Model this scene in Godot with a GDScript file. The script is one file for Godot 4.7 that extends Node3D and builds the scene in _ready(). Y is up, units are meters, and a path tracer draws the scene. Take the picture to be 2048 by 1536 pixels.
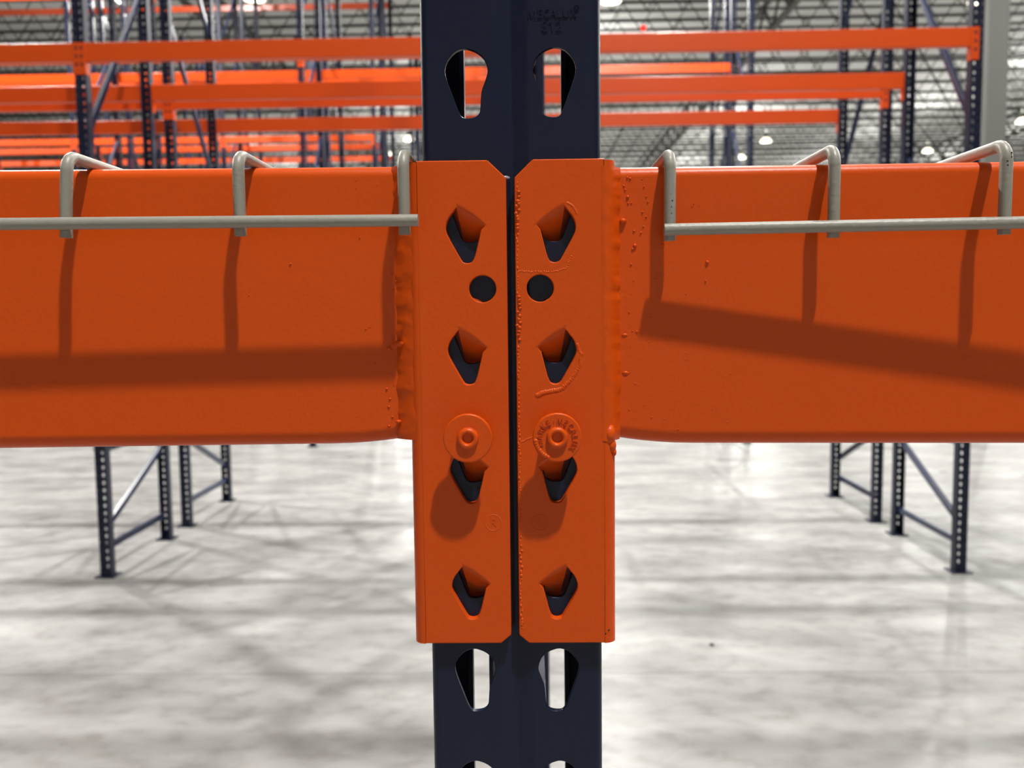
extends Node3D
# A pallet rack seen close up: a navy post, two orange beams hooked into it, wire decks, and more racks in a lit warehouse behind.
# Near parts are written in millimetres about the point of the post's face at eye height; U() turns them into metres.

const EYE := 1.75
const FACE := -0.371
const BEAM_H := 0.119
const PX := [2.83, -0.01, -2.85, -5.69, -8.53, -11.37]       # posts along a rack row

var mat := {}
var rng := RandomNumberGenerator.new()
var wob := FastNoiseLite.new()


# ---------------------------------------------------------------- mesh helpers
class MB:
	var st := SurfaceTool.new()
	var any := false
	func _init() -> void:
		st.begin(Mesh.PRIMITIVE_TRIANGLES)
	func tri(a: Vector3, b: Vector3, c: Vector3, na: Vector3, nb: Vector3, nc: Vector3) -> void:
		var g := (c - a).cross(b - a)
		if g.length_squared() < 1e-20:
			return
		any = true
		if g.dot(na + nb + nc) < 0.0:
			var t := b; b = c; c = t
			t = nb; nb = nc; nc = t
		st.set_normal(na); st.add_vertex(a)
		st.set_normal(nb); st.add_vertex(b)
		st.set_normal(nc); st.add_vertex(c)
	func quad(a: Vector3, b: Vector3, c: Vector3, d: Vector3, n: Vector3) -> void:
		tri(a, b, c, n, n, n); tri(a, c, d, n, n, n)
	func quads(a: Vector3, b: Vector3, c: Vector3, d: Vector3, na: Vector3, nb: Vector3, nc: Vector3, nd: Vector3) -> void:
		tri(a, b, c, na, nb, nc); tri(a, c, d, na, nc, nd)
	func box(t: Transform3D, s: Vector3) -> void:
		var h := s / 2.0
		for ax in 3:
			for sg in [-1.0, 1.0]:
				var n := Vector3.ZERO; n[ax] = sg
				var u := Vector3.ZERO; u[(ax + 1) % 3] = h[(ax + 1) % 3]
				var w := Vector3.ZERO; w[(ax + 2) % 3] = h[(ax + 2) % 3]
				var o := n * h[ax]
				quad(t * (o - u - w), t * (o + u - w), t * (o + u + w), t * (o - u + w), (t.basis * n).normalized())
	func bar(a: Vector3, b: Vector3, w: float, d: float) -> void:   # a square bar from a to b
		var z := (b - a).normalized()
		var x := z.cross(Vector3.UP if absf(z.y) < 0.95 else Vector3.RIGHT).normalized()
		box(Transform3D(Basis(x, z.cross(x), z), (a + b) / 2.0), Vector3(w, d, a.distance_to(b)))
	func extrude(prof: Array, rings: Array, caps := true) -> void:   # prof: [[p, n], ...] closed; each ring places (x, y, 0)
		for k in rings.size() - 1:
			var t0: Transform3D = rings[k]
			var t1: Transform3D = rings[k + 1]
			for i in prof.size():
				var p: Array = prof[i]
				var q: Array = prof[(i + 1) % prof.size()]
				if p[0].distance_squared_to(q[0]) < 1e-14:
					continue
				var a := Vector3(p[0].x, p[0].y, 0)
				var b := Vector3(q[0].x, q[0].y, 0)
				var na := Vector3(p[1].x, p[1].y, 0)
				var nb := Vector3(q[1].x, q[1].y, 0)
				quads(t0 * a, t0 * b, t1 * b, t1 * a, (t0.basis * na).normalized(), (t0.basis * nb).normalized(), (t1.basis * nb).normalized(), (t1.basis * na).normalized())
		if caps:
			var pts := PackedVector2Array()
			for p in prof:
				if pts.is_empty() or pts[pts.size() - 1].distance_squared_to(p[0]) > 1e-14:
					pts.append(p[0])
			var ix := Geometry2D.triangulate_polygon(pts)
			for e in [0, rings.size() - 1]:
				var t: Transform3D = rings[e]
				var other: Transform3D = rings[1 if e == 0 else rings.size() - 2]
				var n := (t.origin - other.origin).normalized()
				for i in range(0, ix.size(), 3):
					var f := func(k: int) -> Vector3: return t * Vector3(pts[ix[i + k]].x, pts[ix[i + k]].y, 0)
					tri(f.call(0), f.call(1), f.call(2), n, n, n)
	func tube(pts: Array, r: float, seg := 14, caps := true) -> void:
		var rings := []
		var tang := []
		for i in pts.size():
			tang.append((pts[mini(i + 1, pts.size() - 1)] - pts[maxi(i - 1, 0)]).normalized())
		var x: Vector3 = tang[0].cross(Vector3.UP if absf(tang[0].y) < 0.9 else Vector3.RIGHT).normalized()
		for i in pts.size():
			x = (x - tang[i] * x.dot(tang[i])).normalized()
			rings.append(Transform3D(Basis(x, tang[i].cross(x), tang[i]), pts[i]))
		var prof := []
		for i in seg:
			var d := Vector2.from_angle(TAU * i / seg)
			prof.append([d * r, d])
		extrude(prof, rings, caps)
	func lathe(prof: Array, t: Transform3D, seg := 40) -> void:      # prof: [[r, z, nr, nz], ...] turned about the local z
		for k in prof.size() - 1:
			var p: Array = prof[k]
			var q: Array = prof[k + 1]
			if absf(p[0] - q[0]) + absf(p[1] - q[1]) < 1e-7:
				continue
			for i in seg:
				var a := Vector2.from_angle(TAU * i / seg)
				var b := Vector2.from_angle(TAU * (i + 1) / seg)
				var f := func(d: Vector2, u: Array) -> Vector3: return t * Vector3(d.x * u[0], d.y * u[0], u[1])
				var g := func(d: Vector2, u: Array) -> Vector3: return (t.basis * Vector3(d.x * u[2], d.y * u[2], u[3])).normalized()
				quads(f.call(a, p), f.call(b, p), f.call(b, q), f.call(a, q), g.call(a, p), g.call(b, p), g.call(b, q), g.call(a, q))
	func blob(c: Vector3, r: Vector3, seg := 8) -> void:              # a small droplet
		for i in seg:
			for j in seg / 2:
				var f := func(u: int, w: int) -> Vector3:
					var la := PI * w / (seg / 2) - PI / 2
					return Vector3(cos(TAU * u / seg) * cos(la), sin(TAU * u / seg) * cos(la), sin(la))
				var a: Vector3 = f.call(i, j)
				var b: Vector3 = f.call(i + 1, j)
				var d: Vector3 = f.call(i + 1, j + 1)
				var e: Vector3 = f.call(i, j + 1)
				quads(c + a * r, c + b * r, c + d * r, c + e * r, a, b, d, e)
	func sheet(g: Array) -> void:                                      # a grid of points with smooth normals, facing +z
		var nr := []
		for i in g.size():
			var row := []
			for j in g[0].size():
				var u: Vector3 = g[mini(i + 1, g.size() - 1)][j] - g[maxi(i - 1, 0)][j]
				var w: Vector3 = g[i][mini(j + 1, g[0].size() - 1)] - g[i][maxi(j - 1, 0)]
				var n := u.cross(w).normalized()
				row.append(n if n.z >= 0 else -n)
			nr.append(row)
		for i in g.size() - 1:
			for j in g[0].size() - 1:
				quads(g[i][j], g[i + 1][j], g[i + 1][j + 1], g[i][j + 1], nr[i][j], nr[i + 1][j], nr[i + 1][j + 1], nr[i][j + 1])
	func done() -> ArrayMesh:
		st.index()
		return st.commit()


func U(x: float, y: float, z := 0.0) -> Vector3:
	return Vector3(x, y, z) * 0.001


func rrect(x0: float, x1: float, y0: float, y1: float, r: Array, seg := 6) -> Array:   # radii: (x1,y1) (x0,y1) (x0,y0) (x1,y0)
	var out := []
	var cs := [Vector2(x1 - r[0], y1 - r[0]), Vector2(x0 + r[1], y1 - r[1]), Vector2(x0 + r[2], y0 + r[2]), Vector2(x1 - r[3], y0 + r[3])]
	for k in 4:
		for i in seg + 1:
			var d := Vector2.from_angle(PI / 2 * (k + float(i) / seg))
			out.append([cs[k] + d * r[k], d])
	return out


func strip(path: Array, rad: float, t: float, seg := 5) -> Array:   # a bent sheet of thickness t along a centre line with rounded corners
	var pts := []
	for i in path.size():
		var p: Vector2 = path[i]
		if i == 0 or i == path.size() - 1:
			var d: Vector2 = (path[1] - p if i == 0 else p - path[i - 1]).normalized()
			pts.append([p, Vector2(-d.y, d.x)])
			continue
		var d0: Vector2 = (p - path[i - 1]).normalized()
		var d1: Vector2 = (path[i + 1] - p).normalized()
		var turn := d0.angle_to(d1)
		var cut := rad * tan(absf(turn) / 2)
		var a := p - d0 * cut
		var n0 := Vector2(-d0.y, d0.x)
		var c := a + n0 * rad * signf(turn)
		for k in seg + 1:
			var n := n0.rotated(turn * k / seg)
			pts.append([c - n * rad * signf(turn), n])
	var out := []
	for p in pts:
		out.append([p[0] + p[1] * t / 2, p[1]])
	var e: Array = pts[pts.size() - 1]
	var ed := Vector2(e[1].y, -e[1].x)
	out.append([e[0] + e[1] * t / 2, ed]); out.append([e[0] - e[1] * t / 2, ed])
	pts.reverse()
	for p in pts:
		out.append([p[0] - p[1] * t / 2, -p[1]])
	var s: Array = pts[pts.size() - 1]
	var sd := Vector2(-s[1].y, s[1].x)
	out.append([s[0] - s[1] * t / 2, sd]); out.append([s[0] + s[1] * t / 2, sd])
	return out


func hit(poly: PackedVector2Array, c: Vector2, d: Vector2) -> Vector2:   # where the ray from c meets a star-shaped polygon
	var far := c + d * 1000.0
	var best := c
	for i in poly.size():
		var x = Geometry2D.segment_intersects_segment(c, far, poly[i], poly[(i + 1) % poly.size()])
		if x != null and x.distance_squared_to(c) > best.distance_squared_to(c):
			best = x
	return best


func smooth_loop(p: PackedVector2Array, per := 3) -> PackedVector2Array:
	var out := PackedVector2Array()
	for i in p.size():
		for k in per:
			out.append(p[i].cubic_interpolate(p[(i + 1) % p.size()], p[(i - 1 + p.size()) % p.size()], p[(i + 2) % p.size()], float(k) / per))
	return out


func holed(m: MB, outer: PackedVector2Array, hole: PackedVector2Array, c: Vector2, zf: float, zb: float, bevel: float, back := true) -> void:   # mm
	var ang := []
	for p in hole:
		ang.append(snappedf(wrapf((p - c).angle(), 0, TAU), 1e-4))
	for p in outer:
		ang.append(snappedf(wrapf((p - c).angle(), 0, TAU), 1e-4))
	ang.sort()
	var o := []
	var h := []
	var last := -1.0
	for a in ang:
		if a - last < 2e-4:
			continue
		last = a
		var d := Vector2.from_angle(a)
		o.append(hit(outer, c, d)); h.append(hit(hole, c, d))
	var n := o.size()
	var hn := []
	for i in n:
		var t: Vector2 = (h[(i + 1) % n] - h[(i - 1 + n) % n]).normalized()
		var w := Vector2(-t.y, t.x)
		hn.append(w if w.dot(c - h[i]) > 0 else -w)
	for i in n:
		var j := (i + 1) % n
		var fi: Vector2 = h[i] - hn[i] * bevel
		var fj: Vector2 = h[j] - hn[j] * bevel
		m.quad(U(o[i].x, o[i].y, zf), U(o[j].x, o[j].y, zf), U(fj.x, fj.y, zf), U(fi.x, fi.y, zf), Vector3(0, 0, 1))
		var ni := Vector3(hn[i].x, hn[i].y, 0)
		var nj := Vector3(hn[j].x, hn[j].y, 0)
		if bevel > 0:
			m.quads(U(fi.x, fi.y, zf), U(fj.x, fj.y, zf), U(h[j].x, h[j].y, zf - bevel), U(h[i].x, h[i].y, zf - bevel), Vector3(0, 0, 1), Vector3(0, 0, 1), nj, ni)
		m.quads(U(h[i].x, h[i].y, zf - bevel), U(h[j].x, h[j].y, zf - bevel), U(h[j].x, h[j].y, zb), U(h[i].x, h[i].y, zb), ni, nj, nj, ni)
		if back:
			m.quad(U(o[i].x, o[i].y, zb), U(o[j].x, o[j].y, zb), U(h[j].x, h[j].y, zb), U(h[i].x, h[i].y, zb), Vector3(0, 0, -1))


func slab(m: MB, poly: PackedVector2Array, zf: float, zb: float) -> void:   # a convex piece of plate, mm
	for i in range(1, poly.size() - 1):
		for z in [zf, zb]:
			var n := Vector3(0, 0, 1 if z == zf else -1)
			m.tri(U(poly[0].x, poly[0].y, z), U(poly[i].x, poly[i].y, z), U(poly[i + 1].x, poly[i + 1].y, z), n, n, n)


func rim(m: MB, line: Array, zf: float, zb: float, bevel: float) -> void:   # the bevelled edge of a plate along a polyline (outward = right of travel), mm
	for i in line.size() - 1:
		var a: Vector2 = line[i]
		var b: Vector2 = line[i + 1]
		var d := (b - a).normalized()
		var n2 := Vector2(d.y, -d.x)
		var n := Vector3(n2.x, n2.y, 0)
		var ai := a + n2 * bevel
		var bi := b + n2 * bevel
		m.quads(U(a.x, a.y, zf), U(b.x, b.y, zf), U(bi.x, bi.y, zf - bevel), U(ai.x, ai.y, zf - bevel), Vector3(0, 0, 1), Vector3(0, 0, 1), n, n)
		m.quad(U(ai.x, ai.y, zf - bevel), U(bi.x, bi.y, zf - bevel), U(bi.x, bi.y, zb), U(ai.x, ai.y, zb), n)


# ---------------------------------------------------------------- scene helpers
func part(called: String, m, material: Material, parent: Node, kind := "") -> MeshInstance3D:
	var o := MeshInstance3D.new()
	o.name = called
	o.mesh = m.done() if m is MB else m
	o.material_override = material
	parent.add_child(o, true)
	if kind:
		o.set_meta("kind", kind)
	return o


func tag(o: Node, label: String, category: String, group := "", kind := "") -> void:
	o.set_meta("label", label)
	if category: o.set_meta("category", category)
	if group: o.set_meta("group", group)
	if kind: o.set_meta("kind", kind)


func numbered(called: String) -> String:
	var n := called
	var k := 0
	while has_node(n):
		k += 1
		n = "%s_%03d" % [called, k]
	return n


func thing(called: String, label: String, category: String, at := Vector3.ZERO, turn := 0.0, group := "") -> Node3D:
	var o := Node3D.new()
	o.name = numbered(called)
	o.position = at
	o.rotation.y = turn
	add_child(o)
	tag(o, label, category, group)
	return o


func dup(src: Node3D, at: Vector3, turn: float, label: String, group := "") -> Node3D:
	var o: Node3D = src.duplicate()
	var base: String = src.name
	var cut := base.rfind("_")
	if cut > 0 and base.substr(cut + 1).is_valid_int():
		base = base.substr(0, cut)
	o.name = numbered(base)
	o.position = at
	o.rotation = Vector3(0, turn, 0)
	add_child(o)
	o.set_meta("label", label)
	if group: o.set_meta("group", group)
	return o


func structure(called: String, m, material: Material, label := "") -> MeshInstance3D:
	var o := part(called, m, material, self, "structure")
	if label: o.set_meta("label", label)
	return o


# ---------------------------------------------------------------- materials
func noise_tex(freq: float, oct: int, ramp: Array, size := 512, seed_ := 1, normal := false, kind := FastNoiseLite.TYPE_SIMPLEX_SMOOTH) -> NoiseTexture2D:
	var n := FastNoiseLite.new()
	n.noise_type = kind
	n.frequency = freq
	n.fractal_octaves = oct
	n.seed = seed_
	var t := NoiseTexture2D.new()
	t.width = size; t.height = size
	t.seamless = true
	t.noise = n
	if normal:
		t.as_normal_map = true
		t.bump_strength = 4.0
	elif ramp.size():
		var g := Gradient.new()
		var offs := PackedFloat32Array()
		var cols := PackedColorArray()
		for r in ramp:
			offs.append(r[0]); cols.append(r[1])
		g.offsets = offs; g.colors = cols
		t.color_ramp = g
	return t


func paint(lin: Array, rough: float, metal := 0.0, spec := 0.5) -> StandardMaterial3D:
	var m := StandardMaterial3D.new()
	m.albedo_color = Color(lin[0], lin[1], lin[2]).linear_to_srgb()
	m.roughness = rough
	m.metallic = metal
	m.metallic_specular = spec
	return m


func peel(m: StandardMaterial3D, tex: Texture2D, scale: float, strength: float) -> void:
	m.uv1_triplanar = true
	m.uv1_scale = Vector3.ONE * scale
	m.normal_enabled = true
	m.normal_texture = tex
	m.normal_scale = strength


func materials() -> void:
	var fine := noise_tex(0.03, 2, [], 512, 3, true)
	mat.orange = paint([0.66, 0.077, 0.003], 0.36, 0.0, 0.35)
	peel(mat.orange, fine, 22.0, 0.13)
	mat.orange_far = paint([0.62, 0.068, 0.005], 0.3)
	mat.navy = paint([0.006, 0.0095, 0.029], 0.34, 0.0, 0.4)
	peel(mat.navy, fine, 22.0, 0.12)
	mat.navy_far = paint([0.009, 0.012, 0.029], 0.4, 0.0, 0.35)
	mat.brace = paint([0.010, 0.017, 0.055], 0.3)
	mat.wire = paint([0.30, 0.285, 0.24], 0.42)
	peel(mat.wire, fine, 22.0, 0.3)
	mat.wire_steel = paint([0.10, 0.10, 0.095], 0.5)
	mat.chip = paint([0.02, 0.015, 0.01], 0.6)
	mat.flake = paint([0.35, 0.38, 0.45], 0.35)
	mat.steel_dark = paint([0.05, 0.052, 0.045], 0.45)
	mat.deck = paint([0.84, 0.84, 0.81], 0.6)
	mat.column = paint([0.095, 0.094, 0.087], 0.55, 0.0, 0.35)
	mat.wall = paint([0.55, 0.55, 0.53], 0.7)
	mat.zinc = paint([0.6, 0.6, 0.58], 0.35, 0.8)
	mat.lamp = paint([0.8, 0.8, 0.78], 0.4)
	mat.lamp.emission_enabled = true
	mat.lamp.emission = Color(1.0, 0.97, 0.88)
	mat.lamp.emission_energy_multiplier = 6.0
	mat.bell = paint([0.8, 0.8, 0.78], 0.4)
	mat.bell.emission_enabled = true
	mat.bell.emission = Color(1.0, 0.96, 0.86)
	mat.bell.emission_energy_multiplier = 2.2
	mat.red = paint([0.6, 0.03, 0.02], 0.4)
	mat.red.emission_enabled = true
	mat.red.emission = Color(1.0, 0.12, 0.08)
	mat.red.emission_energy_multiplier = 2.0

	var f := StandardMaterial3D.new()
	f.albedo_texture = noise_tex(0.006, 5, [[0.0, Color(0.475, 0.473, 0.468)], [0.35, Color(0.553, 0.551, 0.546)], [0.6, Color(0.592, 0.591, 0.586)], [1.0, Color(0.65, 0.649, 0.645)]], 1024, 11)
	f.uv1_triplanar = true
	f.uv1_world_triplanar = true
	f.uv1_scale = Vector3(0.12, 0.3, 0.3)
	f.detail_enabled = true
	f.detail_blend_mode = BaseMaterial3D.BLEND_MODE_MUL
	f.detail_uv_layer = BaseMaterial3D.DETAIL_UV_2
	f.detail_albedo = noise_tex(0.012, 5, [[0.0, Color(0.84, 0.83, 0.82)], [0.45, Color(0.95, 0.945, 0.94)], [1.0, Color(1, 1, 1)]], 1024, 29)
	f.uv2_triplanar = true
	f.uv2_world_triplanar = true
	f.uv2_scale = Vector3(0.42, 0.6, 0.6)
	f.roughness = 0.5
	f.roughness_texture = noise_tex(0.008, 4, [[0.0, Color(0.45, 0.45, 0.45)], [1.0, Color(0.9, 0.9, 0.9)]], 512, 5)
	f.metallic_specular = 0.2
	mat.floor = f


# ---------------------------------------------------------------- camera and light
func camera_and_light() -> void:
	var cam := Camera3D.new()
	cam.name = "camera"
	cam.keep_aspect = Camera3D.KEEP_HEIGHT
	add_child(cam)
	cam.position = Vector3(0, EYE, 0)
	cam.basis = Basis(Vector3.UP, deg_to_rad(1.12)) * Basis(Vector3.RIGHT, deg_to_rad(-4.8)) * Basis(Vector3.BACK, deg_to_rad(-0.65))
	var at := CameraAttributesPhysical.new()
	at.frustum_focal_length = 12.0 * 1738.0 / 768.0
	at.frustum_near = 0.05
	at.frustum_far = 300.0
	at.frustum_focus_distance = 0.364
	at.exposure_aperture = 14.0
	cam.attributes = at
	cam.current = true
	if absf(cam.fov - rad_to_deg(2 * atan(768.0 / 1738.0))) > 0.01:
		print("fov is ", cam.fov)
	var env := Environment.new()
	env.background_mode = Environment.BG_COLOR
	env.background_color = Color(0, 0, 0)
	env.tonemap_mode = Environment.TONE_MAPPER_LINEAR
	env.tonemap_exposure = 1.07
	env.sdfgi_enabled = true
	env.ssao_enabled = true
	env.ssil_enabled = true
	var we := WorldEnvironment.new()
	we.name = "world_environment"
	we.environment = env
	add_child(we)


const LAMP_H := 9.5
const LAMP_E := 42.0


func make_lamp() -> Node3D:
	var t := thing("high_bay_lamp", "", "lamp")
	var m := MB.new()
	m.lathe([[0.0, 0.36, 0, 1], [0.1, 0.36, 0, 1], [0.1, 0.36, 1, 0], [0.12, 0.2, 1, 0], [0.12, 0.2, 0, -1], [0.0, 0.2, 0, -1]], Transform3D(Basis(Vector3.RIGHT, -PI / 2), Vector3.ZERO), 20)
	part("housing", m, mat.steel_dark, t)
	var b := MB.new()
	b.lathe([[0.11, 0.2, 0.8, 0.6], [0.17, 0.15, 0.8, 0.6], [0.235, 0.07, 0.9, 0.4], [0.27, 0.0, 1, 0.2], [0.255, 0.0, 0, -1], [0.22, 0.07, -0.9, -0.4], [0.16, 0.14, -0.8, -0.6], [0.1, 0.19, -0.8, -0.6]], Transform3D(Basis(Vector3.RIGHT, -PI / 2), Vector3.ZERO), 24)
	part("reflector", b, mat.bell, t)
	var l := MB.new()
	l.lathe([[0.0, -0.02, 0, -1], [0.15, -0.012, 0.15, -1], [0.25, 0.012, 0.3, -1], [0.25, 0.02, 0, 1], [0.0, 0.02, 0, 1]], Transform3D(Basis(Vector3.RIGHT, -PI / 2), Vector3.ZERO), 24)
	part("lens", l, mat.lamp, t)
	var h := MB.new()
	h.bar(Vector3(0, 0.35, 0), Vector3(0, 2.46, 0), 0.012, 0.012)
	part("hanger_rod", h, mat.steel_dark, t)
	var s := SpotLight3D.new()
	s.name = "lamp_light"
	s.position = Vector3(0, -0.06, 0)
	s.rotation.x = -PI / 2
	s.light_color = Color(1.0, 0.993, 0.975)
	s.light_energy = LAMP_E
	s.light_size = 0.12
	s.spot_angle = 82.0
	s.spot_angle_attenuation = 0.25
	s.spot_range = 60.0
	s.spot_attenuation = 2.0
	s.shadow_enabled = true
	t.add_child(s)
	var u := SpotLight3D.new()          # the glowing bell also lets some light up to the roof
	u.name = "bell_light"
	u.position = Vector3(0, 0.42, 0)
	u.rotation.x = PI / 2
	u.light_color = Color(1.0, 0.993, 0.975)
	u.light_energy = LAMP_E * 0.17
	u.light_size = 0.12
	u.spot_angle = 84.0
	u.spot_angle_attenuation = 0.3
	u.spot_range = 40.0
	u.spot_attenuation = 2.0
	u.shadow_enabled = true
	t.add_child(u)
	return t


func brighten(t: Node3D, k: float) -> void:       # lamps differ in age and wattage
	for l in t.get_children():
		if l is SpotLight3D:
			l.light_energy *= k


func lamps() -> void:
	var l0 := make_lamp()
	l0.position = Vector3(1.6, LAMP_H, 2.06)
	l0.set_meta("label", "high-bay lamp hanging over the near aisle, just right of the camera")
	brighten(l0, 1.72)
	var l1 := make_lamp()
	l1.position = Vector3(20.2, LAMP_H, -45.0)
	l1.set_meta("label", "small distant high-bay lamp low over the near beam, between two background rack posts")
	for r in [[-4.25, "the aisle before the nearest background rack row"], [-9.65, "the aisle between the nearest and second background rack rows"], [-15.0, "the aisle between the second and third background rack rows"]]:
		for x in ([2.0, 11.0, 20.0] if r[0] > -5 else [-16.2, -7.0, 2.0, 11.0, 20.0]):
			brighten(dup(l1, Vector3(x, LAMP_H, r[0]), 0, "high-bay lamp hanging over " + r[1], "high-bay lamps over " + r[1]), 0.5 if r[0] > -5 else ((2.3 if x < 0 else (1.9 if x < 5 else 1.1)) if r[0] > -10 else 0.75))
	var seen := [[-6.7, -22.1, "bright high-bay lamp cut by the top edge, above the orange beams"], [2.15, -22.7, "bright high-bay lamp cut by the top edge, close beside the navy post"],
		[11.6, -23.2, "bright high-bay lamp cut by the top edge, beside the grey column"], [11.2, -41.7, "bright high-bay lamp above the bent deck wires, under the lowest background beam"],
		[11.1, -46.1, "bright high-bay lamp low over the near orange beam, beside a dark brace"], [21.1, -38.2, "bright high-bay lamp at the picture's edge, past the grey column"],
		[-5.3, -40.0, "small distant high-bay lamp close to the near post's edge, above the beam"], [-6.9, -43.5, "small distant high-bay lamp just behind the last bent deck wire"],
		[2.2, -33.0, "distant high-bay lamp hidden behind the near navy post"], 		[-16.0, -24.0, "distant high-bay lamp behind the stacked orange beams, beyond the first post"]]
	for z in [-52.0, -61.0, -70.0]:
		for x in [-16.2, -7.0, 2.0, 11.0, 20.0, 29.0]:
			dup(l1, Vector3(x, LAMP_H, z), 0, "high-bay lamp hanging deep in the warehouse beyond the last visible lamps", "high-bay lamps deep in the warehouse")
	for p in [[29.0, -22.7], [29.0, -33.0], [29.0, -42.0], [20.0, -28.0]]:
		dup(l1, Vector3(p[0], LAMP_H, p[1]), 0, "high-bay lamp hanging out of the picture past the grey column", "high-bay lamps past the grey column")
	for s in seen:
		dup(l1, Vector3(s[0], LAMP_H, s[1]), 0, s[2])


# ---------------------------------------------------------------- the building
func building() -> void:
	var x0 := -46.0
	var x1 := 46.0
	var z0 := -80.0
	var z1 := 14.0
	var fl := Node3D.new()
	fl.name = "floor"
	add_child(fl)
	tag(fl, "polished pale grey concrete floor with mottled stains", "", "", "structure")
	var base := MB.new()
	base.box(Transform3D(Basis(), Vector3(0, -0.17, (z0 + z1) / 2)), Vector3(x1 - x0 + 2, 0.3, z1 - z0 + 2))
	part("floor_base", base, mat.steel_dark, fl)
	var zs := [z1, 3.4, -4.08, -9.6, -15.1, -24.0, -42.0, z0]
	var xs := [x0, -13.5, -4.6, 4.4, 13.3, x1]
	for i in zs.size() - 1:
		for j in xs.size() - 1:
			var m := MB.new()
			m.box(Transform3D(Basis(), Vector3((xs[j] + xs[j + 1]) / 2, -0.01, (zs[i] + zs[i + 1]) / 2)), Vector3(xs[j + 1] - xs[j] - 0.004, 0.02, zs[i] - zs[i + 1] - 0.004))
			part("floor_slab", m, mat.floor, fl)
	var c := MB.new()
	c.box(Transform3D(Basis(), Vector3(0, 12.05, (z0 + z1) / 2)), Vector3(x1 - x0 + 2, 0.2, z1 - z0 + 2))
	structure("ceiling", c, mat.deck, "pale metal roof deck high over the racks")
	for w in [["wall_back", Vector3(0, 6, z0 - 0.15), Vector3(x1 - x0 + 0.6, 12.4, 0.3)], ["wall_front", Vector3(0, 6, z1 + 0.15), Vector3(x1 - x0 + 0.6, 12.4, 0.3)],
		["wall_left", Vector3(x0 - 0.15, 6, (z0 + z1) / 2), Vector3(0.3, 12.4, z1 - z0)], ["wall_right", Vector3(x1 + 0.15, 6, (z0 + z1) / 2), Vector3(0.3, 12.4, z1 - z0)]]:
		var m := MB.new()
		m.box(Transform3D(Basis(), w[1]), w[2])
		structure(w[0], m, mat.wall, "plain pale warehouse wall")
	# open-web joists across the view, every 1.8 m
	var j0 := thing("roof_joist", "dark open-web steel roof joist under the pale metal deck", "joist", Vector3(0, 11.0, 0), 0, "roof joists under the deck")
	for y in [[0.9, "top_chord"], [0.03, "bottom_chord"]]:
		var m := MB.new()
		for s in [-1, 1]:
			m.box(Transform3D(Basis(), Vector3(0, y[0], s * 0.035)), Vector3(x1 - x0 - 0.1, 0.055, 0.045))
		part(y[1], m, mat.steel_dark, j0)
	var web := MB.new()
	var px := x0 + 0.3
	var up := false
	while px < x1 - 0.9:
		web.bar(Vector3(px, 0.88 if up else 0.05, 0), Vector3(px + 0.55, 0.05 if up else 0.88, 0), 0.032, 0.032)
		px += 0.55
		up = not up
	part("web", web, mat.steel_dark, j0, "stuff")
	for k in range(-6, 42):
		var z := -1.83 * k - 0.6
		if k == -6:
			j0.position.z = z
		else:
			dup(j0, Vector3(0, 11.0, z), 0, "dark open-web steel roof joist under the pale metal deck", "roof joists under the deck")
	# girders along the view, on the column lines
	var g0: Node3D
	for x in [-25.0, -9.0, 7.33, 23.5]:
		if g0:
			dup(g0, Vector3(x, 9.95, 0), 0, "dark lattice roof girder below the joists, running away from the camera", "lattice girders below the joists")
			continue
		g0 = thing("roof_girder", "dark lattice roof girder below the joists, running away from the camera", "girder", Vector3(x, 9.95, 0), 0, "lattice girders below the joists")
		for y in [[1.0, "top_chord"], [0.04, "bottom_chord"]]:
			var m := MB.new()
			m.box(Transform3D(Basis(), Vector3(0, y[0], (z0 + z1) / 2)), Vector3(0.16, 0.08, z1 - z0 - 0.2))
			part(y[1], m, mat.steel_dark, g0)
		var w := MB.new()
		var z := z1 - 0.5
		while z > z0 + 2.0:
			w.bar(Vector3(0, 0.05, z), Vector3(0, 0.98, z - 0.915), 0.06, 0.06)
			w.bar(Vector3(0, 0.98, z - 0.915), Vector3(0, 0.05, z - 1.83), 0.06, 0.06)
			z -= 1.83
		part("web", w, mat.steel_dark, g0, "stuff")
	# one square building column behind the racks at the right
	var col := thing("building_column", "plain grey square steel building column standing behind the racks", "column", Vector3(7.33, 0, -14.15))
	var m := MB.new()
	var pr := rrect(-0.16, 0.16, -0.16, 0.16, [0.02, 0.02, 0.02, 0.02], 4)
	var up_ := Basis(Vector3(1, 0, 0), Vector3(0, 0, -1), Vector3(0, 1, 0))
	m.extrude(pr, [Transform3D(up_, Vector3.ZERO), Transform3D(up_, Vector3(0, 9.95, 0))])
	part("shaft", m, mat.column, col)
	m = MB.new()
	m.box(Transform3D(Basis(), Vector3(0, 0.012, 0)), Vector3(0.5, 0.024, 0.5))
	part("base_plate", m, mat.column, col)
	var sign := MB.new()
	sign.blob(Vector3.ZERO, Vector3(0.09, 0.09, 0.06), 10)
	var red := part("red_light", sign, mat.red, self)
	red.position = Vector3(3.91, 11.06, -29.80)
	tag(red, "tiny red light high among the roof joists above the long beam", "light")
	var peb := MB.new()
	peb.blob(Vector3(0, 0.006, 0), Vector3(0.014, 0.007, 0.01), 8)
	var pb := part("debris_crumb", peb, mat.chip, self)
	pb.position = Vector3(0.94, 0, -4.42)
	tag(pb, "small dark crumb of debris alone on the pale floor", "debris")


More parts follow.
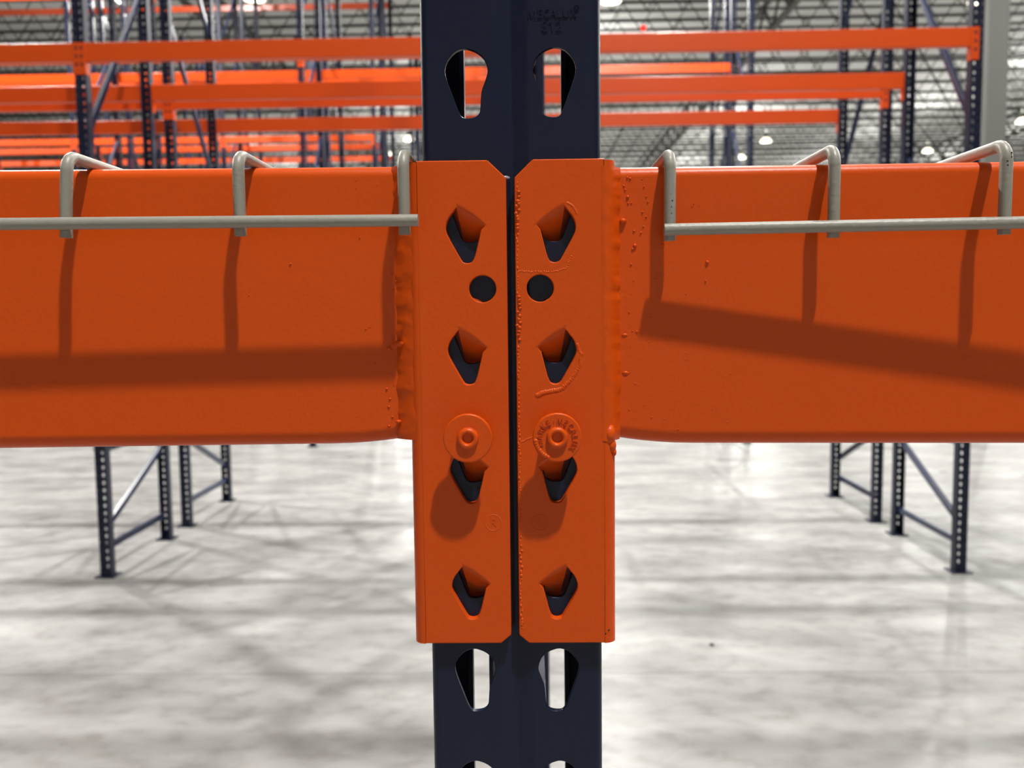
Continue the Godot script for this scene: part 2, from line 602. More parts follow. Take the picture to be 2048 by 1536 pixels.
# ---------------------------------------------------------------- background racks
func far_post_mesh(holes: bool) -> ArrayMesh:
	var m := MB.new()
	var top := 8.6
	var up_ := Basis(Vector3(1, 0, 0), Vector3(0, 0, 1), Vector3(0, 1, 0))     # profile (x, z) carried up
	for s in [-1, 1]:
		var path := [Vector2(s * 33.0, -1.2), Vector2(s * 36.4, -1.2), Vector2(s * 36.4, -68.8), Vector2(s * 24.0, -68.8), Vector2(s * 24.0, -60.0)]
		var sc := []
		for p in path:
			sc.append(p * 0.001)
		m.extrude(strip(sc, 0.003, 0.0024, 2), [Transform3D(up_, Vector3.ZERO), Transform3D(up_, Vector3(0, top, 0))])
	if not holes:
		m.box(Transform3D(Basis(), Vector3(0, top / 2, -0.0012)), Vector3(0.067, top, 0.0024))
		return m.done()
	m.box(Transform3D(Basis(), Vector3(0, top / 2, -0.0022)), Vector3(0.018, top, 0.0024))
	var shape := PackedVector2Array([Vector2(18, 13), Vector2(26.5, 6), Vector2(25, -2), Vector2(20.5, -13.5), Vector2(14, -13.5), Vector2(10, 5)])
	for k in int(top / 0.0514):
		var y := 25.7 + 51.4 * k
		for s in [-1, 1]:
			var o := PackedVector2Array([Vector2(s * 8.5, y - 25.7), Vector2(s * 33.5, y - 25.7), Vector2(s * 33.5, y + 25.7), Vector2(s * 8.5, y + 25.7)])
			if y < 60:
				slab(m, o, 0.0, -2.4)
				continue
			var h := PackedVector2Array()
			for p in shape:
				h.append(Vector2(p.x * s, p.y + y))
			holed(m, o, h, Vector2(s * 18.0, y), 0.0, -2.4, 0.0)
	return m.done()


func add_braces(t: Node3D, extra := 0.0) -> void:
	var list := [[0.20, 0.20], [0.34, 0.74], [0.86, 0.86], [0.98, 1.86], [1.95, 2.83], [2.93, 4.15], [4.25, 5.4], [5.5, 6.65], [6.75, 7.9], [8.3, 8.3]]
	if extra > 0:
		list = [[0.20, 0.20], [0.34, 0.74], [0.86, 0.86], [extra, extra], [2.4, 3.5]]
	for b in list:
		var m := MB.new()
		var a := Vector3(0, b[0], -0.055)
		var c := Vector3(0, b[1], -0.975)
		var z := (c - a).normalized()
		var y := Vector3.RIGHT.cross(z).normalized()
		var ch := strip([Vector2(0.014, -0.02), Vector2(-0.014, -0.02), Vector2(-0.014, 0.02), Vector2(0.014, 0.02)], 0.003, 0.002, 2)
		m.extrude(ch, [Transform3D(Basis(Vector3.RIGHT, -y, z), a), Transform3D(Basis(Vector3.RIGHT, -y, z), c)])
		part("brace", m, mat.brace, t)


func make_frame(holes: bool) -> Node3D:     # front post's face at z = 0, rear post's outer face at z = -1.03
	var t := thing("rack_frame", "", "rack frame")
	var pm := far_post_mesh(holes)
	part("post", pm, mat.navy_far, t)
	var r := part("post", pm, mat.navy_far, t)
	r.rotation.y = PI
	r.position.z = -1.03
	for z in [-0.035, -0.995]:
		var m := MB.new()
		m.box(Transform3D(Basis(), Vector3(0, 0.004, z)), Vector3(0.13, 0.008, 0.13))
		part("foot_plate", m, mat.navy_far, t)
	add_braces(t)
	return t


func conn_far(s: float, len_: float) -> MB:   # end plate of a background beam; s = -1 left end, 1 right end
	var m := MB.new()
	var x := s * len_ / 2
	var h := 0.20
	m.box(Transform3D(Basis(), Vector3(x + s * 0.024, BEAM_H / 2 - h / 2, 0.003)), Vector3(0.045, h, 0.004))
	m.box(Transform3D(Basis(), Vector3(x, BEAM_H / 2 - h / 2, -0.025)), Vector3(0.004, h, 0.056))
	return m


func make_beam_far() -> Node3D:               # centre of the front face at the origin; beams hook between two posts
	var t := thing("rack_beam", "", "rack beam")
	var len_ := 2.84 - 0.0752 - 0.006
	var m := MB.new()
	var pr := rrect(-0.044, 0.0, -BEAM_H / 2, BEAM_H / 2, [0.006, 0.006, 0.006, 0.006], 3)
	var b := Basis(Vector3(0, 0, 1), Vector3(0, 1, 0), Vector3(1, 0, 0))
	m.extrude(pr, [Transform3D(b, Vector3(-len_ / 2, 0, 0)), Transform3D(b, Vector3(len_ / 2, 0, 0))])
	part("tube", m, mat.orange_far, t)
	for s in [-1.0, 1.0]:
		var c := part("connector", conn_far(s, len_), mat.orange_far, t)
		for k in 3:
			var hk := MB.new()
			hk.box(Transform3D(Basis(), Vector3(s * (len_ / 2 + 0.024), BEAM_H / 2 - 0.035 - k * 0.0514, 0.0055)), Vector3(0.014, 0.02, 0.002))
			part("hook_opening", hk, mat.navy_far, c)
	return t


const ROWS := {
	"A": ["nearest background row", [-5.65, -6.68, -7.02, -8.05]],
	"B": ["second background row", [-11.25, -12.28, -12.6, -13.63]],
	"C": ["third background row", [-16.5, -17.53, -17.85, -18.88]],
	"D": ["fourth background row", [-22.0, -23.03, -23.35, -24.38]],
}
const FACES := ["front face", "inner front face", "inner rear face", "rear face"]
const POSTS := ["at the right end", "hidden behind the near post", "first left of the near post", "second left of the near post", "third left of the near post", "fourth left of the near post"]
const BAYS := ["right end bay", "middle bay", "first left bay", "second left bay", "third left bay"]


func racks() -> void:
	var f0 := make_frame(true)
	var f1 := make_frame(false)
	var used := [false, false]
	for key in ["A", "B", "C", "D"]:
		var zs: Array = ROWS[key][1]
		var ids: Array = {"A": [0, 1, 2], "B": [0, 1, 2, 3], "C": [2, 3, 4, 5], "D": [2, 3, 4, 5]}[key]
		for i in ids:
			for half in 2:
				var lab := "navy braced rack frame, %s half of %s, %s" % [["front", "rear"][half], ROWS[key][0], POSTS[i]]
				var which := 0 if key in ["A", "B"] else 1
				var at := Vector3(PX[i], 0, zs[0] if half == 0 else zs[3])
				var turn := 0.0 if half == 0 else PI
				var src: Node3D = [f0, f1][which]
				if not used[which]:
					used[which] = true
					src.position = at; src.rotation.y = turn
					src.set_meta("label", lab)
				else:
					dup(src, at, turn, lab)
	var b0 := make_beam_far()
	var first := true
	# row, face, bays, height of the top edge
	var list := [["A", 0, [0, 1, 2], 3.487], ["A", 1, [0, 1, 2], 3.474], ["A", 2, [0, 1, 2], 3.50], ["A", 3, [0, 1, 2], 3.518],
		["B", 1, [0, 1, 2, 3], 5.09], ["B", 0, [1, 2, 3], 5.06], ["B", 2, [1, 2, 3], 5.09], ["B", 3, [1, 2, 3], 5.09], ["B", 3, [2, 3], 6.69],
		["C", 0, [2, 3, 4], 5.07], ["C", 1, [2, 3, 4], 5.09], ["C", 3, [2, 3, 4], 5.09], ["C", 3, [2, 3, 4], 8.25], ["C", 0, [2, 3, 4], 6.69]]
	for e in list:
		var zs: Array = ROWS[e[0]][1]
		for bay in e[2]:
			var turn := 0.0 if e[1] in [0, 2] else PI
			var x: float = (PX[bay] + PX[bay + 1]) / 2
			var lev := "" if e[0] == "A" else (", lower level" if e[3] < 5.5 else (", top level" if e[3] > 8 else ", upper level"))
			var lab := "orange rack beam, %s of %s%s, %s" % [FACES[e[1]], ROWS[e[0]][0], lev, BAYS[bay]]
			var at := Vector3(x, e[3] - BEAM_H / 2, zs[e[1]])
			if first:
				first = false
				b0.position = at; b0.rotation.y = turn
				b0.set_meta("label", lab)
			else:
				dup(b0, at, turn, lab)


# ---------------------------------------------------------------- the near post
const PEAR := [19.2, 13.9, 22.8, 12.7, 26.0, 9.3, 27.3, 5.4, 26.4, 1.0, 24.0, -5.6, 21.7, -11.7, 20.1, -14.0, 17.7, -14.4, 14.7, -13.8, 12.9, -11.9, 12.5, -7.9, 12.1, -3.6, 11.0, -0.5, 9.8, 2.9, 9.5, 5.6, 10.8, 9.5, 13.5, 12.1, 16.6, 13.5]


func text(s: String, size: float, depth: float) -> TextMesh:
	var t := TextMesh.new()
	var f := SystemFont.new()
	f.font_names = PackedStringArray(["Droid Sans"])
	t.font = f
	t.text = s
	t.font_size = 32
	t.pixel_size = size / 32.0
	t.depth = depth
	t.curve_step = 1.0
	return t


func near_frame() -> void:
	var t := thing("near_rack_frame", "navy perforated rack post standing close up in the middle, with its frame behind", "rack frame", Vector3(-0.0065, 0, FACE))
	var m := MB.new()
	var pitch := 51.4
	var y0 := 95.0 - pitch * 36 - pitch / 2 + EYE * 1000.0        # lowest cell
	while y0 > 0:
		y0 -= pitch
	var pear := PackedVector2Array()
	for i in range(0, PEAR.size(), 2):
		pear.append(Vector2(PEAR[i], PEAR[i + 1]))
	pear = smooth_loop(pear, 2)
	var y := y0
	while y < 4200.0:
		var yc := y + pitch / 2
		for s in [-1, 1]:
			var o := PackedVector2Array([Vector2(s * 8.0, maxf(y, 0)), Vector2(s * 34.0, maxf(y, 0)), Vector2(s * 34.0, y + pitch), Vector2(s * 8.0, y + pitch)])
			if y < 10:
				slab(m, o, 0, -2.4)
				continue
			var h := PackedVector2Array()
			for p in pear:
				h.append(Vector2(p.x * s, p.y + yc))
			holed(m, o, h, Vector2(s * 18.0, yc - 1.0), 0, -2.4, 0.35)
		y += pitch
	var top := y * 0.001
	var up_ := Basis(Vector3(1, 0, 0), Vector3(0, 0, 1), Vector3(0, 1, 0))
	for s in [-1, 1]:
		var sc := []
		for p in [Vector2(s * 34.0, -1.2), Vector2(s * 36.4, -1.2), Vector2(s * 36.4, -68.8), Vector2(s * 24.6, -68.8), Vector2(s * 24.6, -58.0)]:
			sc.append(p * 0.001)
		m.extrude(strip(sc, 0.0022, 0.0024, 5), [Transform3D(up_, Vector3.ZERO), Transform3D(up_, Vector3(0, top, 0))])
	# shallow groove down the middle
	var gr := [[-8.0, 0.0], [-6.5, -0.25], [-1.0, -1.9], [0.0, -2.1], [1.0, -1.9], [6.5, -0.25], [8.0, 0.0]]
	for i in gr.size() - 1:
		var a: Array = gr[i]
		var b: Array = gr[i + 1]
		var f := func(k: int) -> Vector3:
			var p: Array = gr[maxi(k - 1, 0)]
			var q: Array = gr[mini(k + 1, gr.size() - 1)]
			return Vector3(-(q[1] - p[1]), 0, q[0] - p[0]).normalized() if k > 0 and k < gr.size() - 1 else Vector3(0, 0, 1)
		m.quads(Vector3(a[0] * 0.001, 0, a[1] * 0.001), Vector3(b[0] * 0.001, 0, b[1] * 0.001), Vector3(b[0] * 0.001, top, b[1] * 0.001), Vector3(a[0] * 0.001, top, a[1] * 0.001), f.call(i), f.call(i + 1), f.call(i + 1), f.call(i))
		m.quad(Vector3(a[0] * 0.001, 0, a[1] * 0.001 - 0.0024), Vector3(b[0] * 0.001, 0, b[1] * 0.001 - 0.0024), Vector3(b[0] * 0.001, top, b[1] * 0.001 - 0.0024), Vector3(a[0] * 0.001, top, a[1] * 0.001 - 0.0024), Vector3(0, 0, -1))
	var post := part("post", m, mat.navy, t)
	for l in [["MECALUX", 0.0047, 122.2, 17.3], ["®", 0.0022, 124.2, 27.6], ["812", 0.0056, 117.0, 17.3]]:
		var tx := part("stamped_text", text(l[0], l[1], 0.0009), mat.navy, post)
		tx.position = Vector3(l[3] * 0.001, EYE + l[2] * 0.001, 0.0)
	var r := part("post", far_post_mesh(true), mat.navy_far, t)
	r.scale.y = top / 8.6
	r.rotation.y = PI
	r.position = Vector3(-0.003, 0, -1.03)
	for z in [-0.035, -0.995]:
		var fp := MB.new()
		fp.box(Transform3D(Basis(), Vector3(0, 0.004, z)), Vector3(0.13, 0.008, 0.13))
		part("foot_plate", fp, mat.navy_far, t)
	add_braces(t, 1.566)
	var chip := MB.new()
	chip.blob(U(-3.0, EYE * 1000 + 55.6, 1.2), U(2.6, 0.85, 1.4), 10)
	part("paint_flake", chip, mat.flake, t)


# ---------------------------------------------------------------- the near beams
const HOOK := [-29.3, 43.4, -31.3, 41.0, -32.9, 38.9, -34.0, 35.9, -33.8, 32.7, -30.9, 27.0, -27.9, 21.7, -26.9, 20.6, -25.3, 20.2, -23.6, 20.6, -22.7, 21.7, -21.7, 24.6, -19.9, 32.0, -19.3, 34.0, -18.1, 35.7, -19.9, 37.6, -22.6, 40.0, -25.6, 42.6, -27.4, 43.7]
const ZF := 4.2
const ZB := 0.3


func near_beam(left: bool) -> void:
	var s := 1.0 if left else -1.0
	var fx := func(x: float) -> float: return x if left else -14.0 - x      # the right connector mirrors the left about x = -7
	var F := func(x: float, y: float) -> Vector2: return Vector2(fx.call(x), y)
	var t := thing("near_rack_beam", "thick orange beam close up, hooked to the navy post, reaching the %s edge" % ("left" if left else "right"), "rack beam", Vector3(0, EYE, FACE))
	var dy := 0.0 if left else -0.6
	# ---- connector plate
	var m := MB.new()
	var bv := 0.5
	var xi := -8.7 - bv                     # inner edge, before its bevel
	var xo := -46.0
	var yt := 62.6 - bv
	var yb := -143.9 + bv
	slab(m, PackedVector2Array([F.call(xo, 46), F.call(xi, 46), F.call(xi, 55.0), F.call(xi - 7.4, yt), F.call(xo, yt)]), ZF, ZB)
	var rect := func(a: float, b: float) -> PackedVector2Array: return PackedVector2Array([F.call(xo, a), F.call(xi, a), F.call(xi, b), F.call(xo, b)])
	var cells := [[46.0, 18.0, 0.0], [1.0, -33.0, -51.2], [-56.4, -84.0, -102.3], [-107.4, -135.6, -153.3]]
	var hk := PackedVector2Array()
	for i in range(0, HOOK.size(), 2):
		hk.append(Vector2(HOOK[i], HOOK[i + 1]))
	hk = smooth_loop(hk, 2)
	for c in cells:
		var h := PackedVector2Array()
		for p in hk:
			h.append(F.call(p.x, p.y + c[2]))
		holed(m, rect.call(c[1], c[0]), h, F.call(-26.2, 32.0 + c[2]), ZF, ZB, 0.45)
	var circ := PackedVector2Array()
	for i in 36:
		circ.append(F.call(-19.1, 9.4) + Vector2.from_angle(TAU * i / 36) * 5.65)
	holed(m, rect.call(1.0, 18.0), circ, F.call(-19.1, 9.4), ZF, ZB, 0.4)
	slab(m, rect.call(-56.4, -33.0), ZF, ZB)
	slab(m, rect.call(-107.4, -84.0), ZF, ZB)
	slab(m, PackedVector2Array([F.call(xo, -135.6), F.call(xi, -135.6), F.call(xi, -140.0), F.call(xi - 4.0, yb), F.call(xo, yb)]), ZF, ZB)
	var edge := [F.call(xo, yt), F.call(xi - 7.4, yt), F.call(xi, 55.0), F.call(xi, -140.0), F.call(xi - 4.0, yb), F.call(xo, yb)]
	if left:
		edge.reverse()
	else:
		pass
	# travel so that outward lies to the right
	rim(m, edge, ZF, ZB, bv)
	var conn := part("connector", m, mat.orange, t)
	# the bent leg along the post's side
	var leg := MB.new()
	var sc := []
	for p in [Vector2(-45.8, 2.25), Vector2(-48.8, 2.25), Vector2(-48.8, -58.0)]:
		sc.append(Vector2(fx.call(p.x), p.y) * 0.001)
	var up_ := Basis(Vector3(1, 0, 0), Vector3(0, 0, 1), Vector3(0, 1, 0))
	var rings := []
	for k in [[-143.9, 0.0], [-143.3, 0.0], [62.0, 0.0]]:
		rings.append(Transform3D(up_, U(0, k[0], 0)))
	leg.extrude(strip(sc, 0.0028, 0.0039, 8), rings)
	part("connector_leg", leg, mat.orange, conn)
	# the bent-in hooks
	for c in cells:
		var g := []
		var nu := 14
		var nw := 12
		for i in nu + 1:
			var u := float(i) / nu
			var row := []
			for j in nw + 1:
				var w := float(j) / nw
				var root := Vector3(lerpf(-29.8, -17.0, w), lerpf(45.4, 36.2, w) + sin(w * PI) * 1.0, ZF + 0.03)
				var tip := Vector3(lerpf(-27.4, -20.0, w), 28.6 + sin(w * PI) * -0.3, -7.5)
				var u2 := maxf(0.0, (u - 0.07) / 0.93)
				var e := u2 * u2 * (3 - 2 * u2)
				var p := Vector3(lerpf(root.x, tip.x, u), lerpf(root.y, tip.y, u), lerpf(root.z, tip.z, lerpf(e, u2, 0.65)))
				p.z -= sin(u2 * PI) * (1.0 - pow(absf(2 * w - 1), 2.0)) * -0.6
				row.append(U(fx.call(p.x), p.y + c[2], p.z))
			g.append(row)
		var last := []
		for j in nw + 1:
			last.append(g[nu][j] + U(0, -3.6, -0.6))
		g.append(last)
		var last2 := []
		for j in nw + 1:
			last2.append(g[nu + 1][j] + U(0, -4.5, -3.0))
		g.append(last2)
		var hm := MB.new()
		hm.sheet(g)
		# its left cut edge, turned inwards
		var side := []
		for i in g.size():
			side.append([g[i][0], g[i][0] + U(-0.5 * s, -0.2, -2.6), g[i][0] + U(-3.4 * s, -0.6, -9.0)])
		hm.sheet(side)
		part("hook", hm, mat.orange, conn)
	# safety pin
	var pc: Vector2 = F.call(-25.5, -52.3)
	var pm := MB.new()
	pm.lathe([[6.0, ZF - 2, 1, 0], [6.0, 12.60, 1, 0], [6.0, 12.60, 0, -1], [9.7, 12.60, 0, -1], [10.2, 13.10, 1, 0], [10.2, 14.80, 1, 0], [10.05, 15.35, 0.7, 0.7], [9.5, 15.60, 0, 1], [4.6, 15.30, 0, 1], [4.4, 15.30, 1, 0.2], [4.4, 16.10, 1, 0], [4.2, 16.70, 0.8, 0.6], [3.5, 17.10, 0.3, 0.95], [2.9, 17.10, -0.3, 0.95], [2.3, 16.60, -0.8, 0.5], [2.0, 15.60, -0.9, 0.3], [1.6, 15.30, 0, 1], [0.0, 15.30, 0, 1]].map(func(p): return [p[0] * 0.001, p[1] * 0.001, p[2], p[3]]), Transform3D(Basis(), U(pc.x, pc.y, 0)), 56)
	var pin := part("safety_pin", pm, mat.orange, conn)
	if not left:
		# raised lettering round the pin's head
		var word := "MARKE·MECALUX"
		for i in word.length():
			if word[i] == " ":
				continue
			var a := deg_to_rad(196.0 - i * 19.2)
			var tx := MeshInstance3D.new()
			tx.name = "raised_letter"
			tx.mesh = text(word[i], 0.0032, 0.0008)
			tx.material_override = mat.orange
			tx.position = U(pc.x + cos(a) * 7.3, pc.y + sin(a) * 7.3, 15.5)
			tx.rotation.z = a - PI / 2
			conn.add_child(tx, true)
		pm = MB.new()
		for k in 9:
			var a := deg_to_rad(188 + k * 7)
			pm.blob(U(pc.x + cos(a) * 9.0, pc.y + sin(a) * 9.0, 15.2), U(1.3 + wob.get_noise_2d(k * 40, 1) * 0.5, 1.2, 0.9), 8)
		part("paint_run", pm, mat.orange, conn, "stuff")
	# registered mark pressed into the plate
	var rc := Vector2(-15.9, -90.6) if left else Vector2(4.0, -90.6)
	var ring := MB.new()
	ring.lathe([[3.2, 0, -0.7, 0.7], [3.45, 0.12, 0, 1], [3.7, 0, 0.7, 0.7]].map(func(p): return [p[0] * 0.001, p[1] * 0.001, p[2], p[3]]), Transform3D(Basis(), U(rc.x, rc.y, ZF)), 40)
	part("pressed_ring", ring, mat.orange, conn)
	var rt := part("pressed_letter", text("R", 0.0042, 0.0003), mat.orange, conn)
	rt.position = U(rc.x, rc.y, ZF)
	# ---- beam tube: its face follows a line that comes a little towards the camera
	var len_ := 2740.0
	var slope := 0.0364 if left else 0.030
	var zx0 := -1.7 if left else -1.8          # face at the near end
	var x_end: float = -51.0 if left else 37.0
	var dir := -1.0 if left else 1.0
	var top := 61.9 if left else 60.2
	var bot := -57.2 if left else -58.2
	var tilt := 0.0 if left else -0.0041
	var bm := MB.new()
	var rr := []
	var pos := [0.0, 4.0, 8.0, 13.0, 19.0, 26.0, 34.0, 60.0, 200.0, len_]
	var loops := []
	for p in pos:
		var lift := 2.9 * pow(1.0 - minf(p / 34.0, 1.0), 2.0)
		var pr := rrect(-44.0, 0.0, bot + lift, top, [4.6, 4.6, 6.6, 6.6], 8)
		var ringp := []
		for q in pr:
			ringp.append([U(x_end + dir * p, q[0].y + dy * 0 + p * tilt, q[0].x + zx0 + slope * p), Vector3(-dir * slope * q[1].x, q[1].y, q[1].x).normalized()])
		loops.append(ringp)
	for k in loops.size() - 1:
		for i in loops[k].size():
			var j: int = (i + 1) % loops[k].size()
			var a: Array = loops[k][i]
			var b: Array = loops[k][j]
			var c: Array = loops[k + 1][j]
			var d: Array = loops[k + 1][i]
			bm.quads(a[0], b[0], c[0], d[0], a[1], b[1], c[1], d[1])
	for e in [0, loops.size() - 1]:
		var o: Vector3 = loops[e][0][0]
		var n := Vector3(-dir if e == 0 else dir, 0, 0)
		for i in range(1, loops[e].size() - 1):
			bm.tri(o, loops[e][i][0], loops[e][i + 1][0], n, n, n)
	part("tube", bm, mat.orange, t)
	# ---- weld
	var wm := MB.new()
	var g := []
	var ny := 120
	for i in ny + 1:
		var v := float(i) / ny
		var y := lerpf(top - 0.6, bot + 2.6, v)
		var row := []
		for j in 15:
			var w := j / 14.0
			var rough := 0.34 if left else 0.2
			var n1 := wob.get_noise_2d(y * 9.0 + (0.0 if left else 900.0), w * 110.0)
			var n2 := wob.get_noise_2d(y * 30.0, w * 360.0 + 333.0)
			var edge_n := wob.get_noise_2d(y * 12.0, 777.0 if left else 555.0)
			var x := lerpf(-45.2, -57.4, w) if left else lerpf(29.8, 39.6, w)
			x += (edge_n * 1.1) * w * w * dir
			var zt := zx0 - 0.5 + slope * absf(x - x_end) - 0.25
			var z := lerpf(ZF - 0.25, zt, w if not left else w * w * 0.4 + w * 0.6)
			z += sin(w * PI) * ((0.8 if left else 2.9) + n1 * 1.5 * rough + n2 * 0.22 * rough)
			row.append(U(x, y, z))
		g.append(row)
	wm.sheet(g)
	if not left:
		wm.blob(U(34.2, -53.0, 2.6), U(2.6, 5.0, 2.2), 12)
		wm.blob(U(35.2, -57.8, 2.2), U(1.9, 3.4, 1.8), 12)
		wm.blob(U(36.2, -60.6, 2.2), U(1.0, 1.9, 1.2), 10)
		wm.blob(U(40.4, 37.4, -1.6), U(1.6, 1.2, 1.6), 10)
		wm.blob(U(41.2, -10.8, -2.6), U(2.0, 1.0, 1.4), 10)
		wm.blob(U(41.6, -27.0, -2.6), U(2.4, 1.0, 1.5), 10)
	else:
		wm.blob(U(-55.6, -13.4, 0.6), U(2.8, 1.3, 1.6), 10)
		wm.blob(U(-56.4, -47.0, -0.2), U(1.4, 0.9, 1.2), 10)
	part("weld_bead", wm, mat.orange, t)
	# ---- weld spatter caught under the paint
	var sp := MB.new()
	rng.seed = 5 if left else 9
	var spots := []
	if left:
		spots = [[-59.9, -15.3, 1.2], [-59.3, -16.2, 0.8], [-66.0, -21.8, 0.7], [-61.3, -32.8, 0.7], [-60.0, -37.2, 0.6], [-60.6, -40.6, 0.7], [-59.1, -45.0, 0.6], [-60.7, -49.0, 0.8], [-57.4, 9.4, 0.7], [-101.0, 21.0, 0.7], [-71.2, 31.8, 0.5], [-56.4, 13.2, 0.6], [-57.8, 16.2, 0.6], [-69.8, -7.0, 0.5], [-119.0, 8.0, 0.4], [-62.0, -12.6, 0.5]]
	else:
		spots = [[42.2, 55.4, 0.6], [43.4, 55.0, 0.7], [40.8, 52.0, 0.6], [41.3, 50.4, 0.6], [42.4, 47.4, 0.9], [42.6, 44.8, 0.6], [44.0, 44.8, 0.5], [49.2, 51.6, 0.5], [50.2, 47.4, 0.5], [50.8, 45.2, 0.5], [48.6, 41.0, 0.6], [50.2, 39.0, 0.5], [49.0, 35.0, 0.5], [45.0, 33.2, 0.6], [48.0, 32.4, 0.6], [45.4, 27.0, 1.1], [44.5, 25.6, 0.7], [43.8, 19.2, 0.6], [75.8, 19.6, 1.0], [75.2, 11.8, 0.6], [74.0, 31.8, 0.5], [57.4, 27.2, 0.7], [54.6, 12.8, 0.6], [67.0, 6.6, 0.4], [43.0, -1.0, 0.5], [52.0, -3.4, 0.5], [46.4, -9.4, 0.6], [59.0, -12.4, 0.5], [52.6, -46.2, 0.5], [64.0, -51.4, 0.5], [120.0, 52.0, 0.4]]
	for k in (26 if left else 60):
		var ax := -57.5 - pow(rng.randf(), 2.0) * 26.0 if left else 41.5 + pow(rng.randf(), 2.0) * 46.0
		spots.append([ax, rng.randf_range(-52, 56), rng.randf_range(0.16, 0.4)])
	for q in spots:
		var zf: float = zx0 + slope * absf(q[0] - x_end)
		sp.blob(U(q[0], q[1], zf), U(q[2], q[2], q[2]) * 0.85, 7)
	part("weld_spatter", sp, mat.orange, t, "stuff")
	# ---- paint beads on the right connector
	if not left:
		var pr := MB.new()
		var y := 53.0
		rng.seed = 21
		while y > -139.0:
			var thick := 0.35 + 0.5 * maxf(0.0, wob.get_noise_1d(y * 9.0)) + (0.5 if (y > 34 and y < 50) or (y > -13 and y < 6) else 0.0)
			pr.blob(U(-4.3 + rng.randf_range(-0.3, 0.5) * thick * 2, y, ZF - 0.2), U(thick * 1.1, rng.randf_range(0.6, 1.3), thick * 1.0), 7)
			y -= rng.randf_range(0.9, 2.4)
		part("paint_beads", pr, mat.orange, conn, "stuff")
		var lines := [[[-4.0, 16.4], [2.0, 16.3], [10.0, 16.0], [16.0, 17.4], [18.6, 23.0]], [[20.6, -14.4], [22.2, -18.6], [21.4, -23.4], [18.4, -28.8], [13.4, -33.4], [7.0, -34.6], [3.0, -36.0]], [[16.8, 44.6], [19.2, 42.8], [20.7, 39.8]], [[-4.5, -56.2], [-1.0, -54.6], [2.0, -53.4]]]
		for li in lines.size():
			var lm := MB.new()
			var l: Array = lines[li]
			for i in l.size() - 1:
				for k in 7:
					var p := Vector2(l[i][0], l[i][1]).lerp(Vector2(l[i + 1][0], l[i + 1][1]), k / 7.0)
					var wd := 0.75 if li != 1 else 0.9 + 0.9 * (i + k / 7.0) / l.size()
					if li == 0 or li == 3:
						wd = 0.6
					lm.blob(U(p.x + wob.get_noise_2d(p.x * 30, p.y * 30) * 0.4, p.y + wob.get_noise_2d(p.y * 30, p.x * 30) * 0.4, ZF - 0.3), U(wd * 1.25, wd * 1.25, 0.48), 7)
			part("paint_ridge", lm, mat.orange, conn, "stuff")
		for q in [[32.2, -139.8, 0.9, 0.5], [33.6, -138.2, 0.5, 0.5]]:
			var cm := MB.new()
			cm.blob(U(q[0], q[1], ZF - 0.55), U(q[3], q[2], 0.7), 8)
			part("bare_chip", cm, mat.chip, conn)


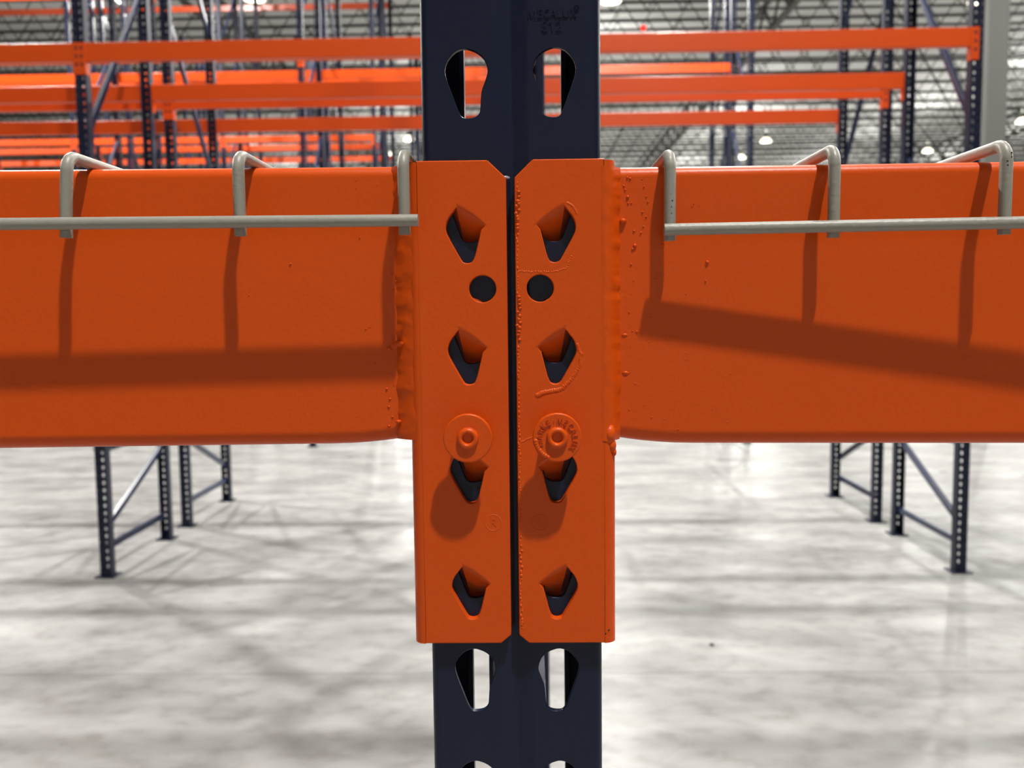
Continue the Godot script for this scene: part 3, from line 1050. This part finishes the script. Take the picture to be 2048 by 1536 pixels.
# ---------------------------------------------------------------- wire decks
func wire_deck(left: bool) -> void:
	var t := thing("wire_deck", "grey wire deck with %s bent over the %s orange beam" % (["three looped wires", "left"] if left else ["chipped looped wires", "right"]), "wire deck", Vector3(0, EYE, FACE))
	var dir := -1.0 if left else 1.0
	var r := 2.45
	var x0 := -44.0 if left else 55.9
	var slope := 0.041 if left else 0.076
	var z_rod := 17.0 if left else 10.0         # from the post's face, at the near end
	var y_rod := 36.9 if left else 32.5
	var y_top := 64.4 if left else 64.0
	var y_end := 31.6 if left else 28.3
	var xs := [-50.2, -116.8, -185.4] if left else [59.0, 124.6, 190.7]
	while xs.size() < 17:
		xs.append(xs[xs.size() - 1] + dir * 67.6)
	var m := MB.new()
	var rod_len := 1150.0
	var zr := func(x: float) -> float: return z_rod + slope * absf(x - x0)
	m.tube([U(x0, y_rod, z_rod), U(x0 + dir * 0.4, y_rod, z_rod), U(x0 + dir * rod_len, y_rod, zr.call(x0 + dir * rod_len))], r * 0.001, 20)
	part("front_wire", m, mat.wire, t)
	for i in xs.size():
		var x: float = xs[i]
		var zf: float = zr.call(x) - 2 * r + 0.25
		var lean := -1.6 if left and i == 2 else 0.0
		var pts := [U(x + lean, y_end, zf), U(x + lean * 0.5, (y_end + y_top) / 2, zf)]
		var bend := 6.5
		for k in 8:
			var a := PI / 2 * k / 7.0
			pts.append(U(x, y_top - bend + sin(a) * bend, zf - bend + cos(a) * bend))
		pts.append(U(x, y_top, zf - 40.0))
		pts.append(U(x, y_top, -1025.0))
		var w := MB.new()
		w.tube(pts, r * 0.001, 18)
		var wire := part("deck_wire", w, mat.wire, t)
		if not left and i in [0, 2]:
			rng.seed = 40 + i
			for k in 4:
				var cm := MB.new()
				var yy := (y_end + 11.0 + k * 2.6) if i == 0 else (y_end + 27.0 + k * 1.6)
				cm.blob(U(x + rng.randf_range(-0.7, 0.9), yy, zf + r - 0.35), U(rng.randf_range(0.3, 0.6), rng.randf_range(0.4, 0.8), 0.42), 7)
				part("paint_chip", cm, mat.chip, wire)
	for k in 8:
		var z := -60.0 - k * 115.0
		var cw := MB.new()
		cw.tube([U(x0, y_top - 2 * r + 0.2, z), U(x0 + dir * rod_len, y_top - 2 * r + 0.2, z)], r * 0.001, 10)
		if k == 0:
			continue
		part("cross_wire", cw, mat.wire, t)


func near_back_beams() -> void:
	for s in [-1.0, 1.0]:
		var t := thing("rear_rack_beam", "orange beam at the rear of the near rack, under the %s wire deck" % ("left" if s < 0 else "right"), "rack beam", Vector3(s * 1.42 - 0.01, EYE + 0.061 - BEAM_H / 2 - 0.0045, -1.401), PI)
		var len_ := 2.76
		var m := MB.new()
		var pr := rrect(-0.044, 0.0, -BEAM_H / 2, BEAM_H / 2, [0.006, 0.006, 0.006, 0.006], 3)
		var b := Basis(Vector3(0, 0, 1), Vector3(0, 1, 0), Vector3(1, 0, 0))
		m.extrude(pr, [Transform3D(b, Vector3(-len_ / 2, 0, 0)), Transform3D(b, Vector3(len_ / 2, 0, 0))])
		part("tube", m, mat.orange_far, t)
		for e in [-1.0, 1.0]:
			part("connector", conn_far(e, len_), mat.orange_far, t)


func _ready() -> void:
	wob.seed = 7
	wob.frequency = 0.01
	wob.fractal_octaves = 3
	rng.seed = 1
	camera_and_light()
	materials()
	lamps()
	building()
	racks()
	near_frame()
	near_beam(true)
	near_beam(false)
	wire_deck(true)
	wire_deck(false)
	near_back_beams()
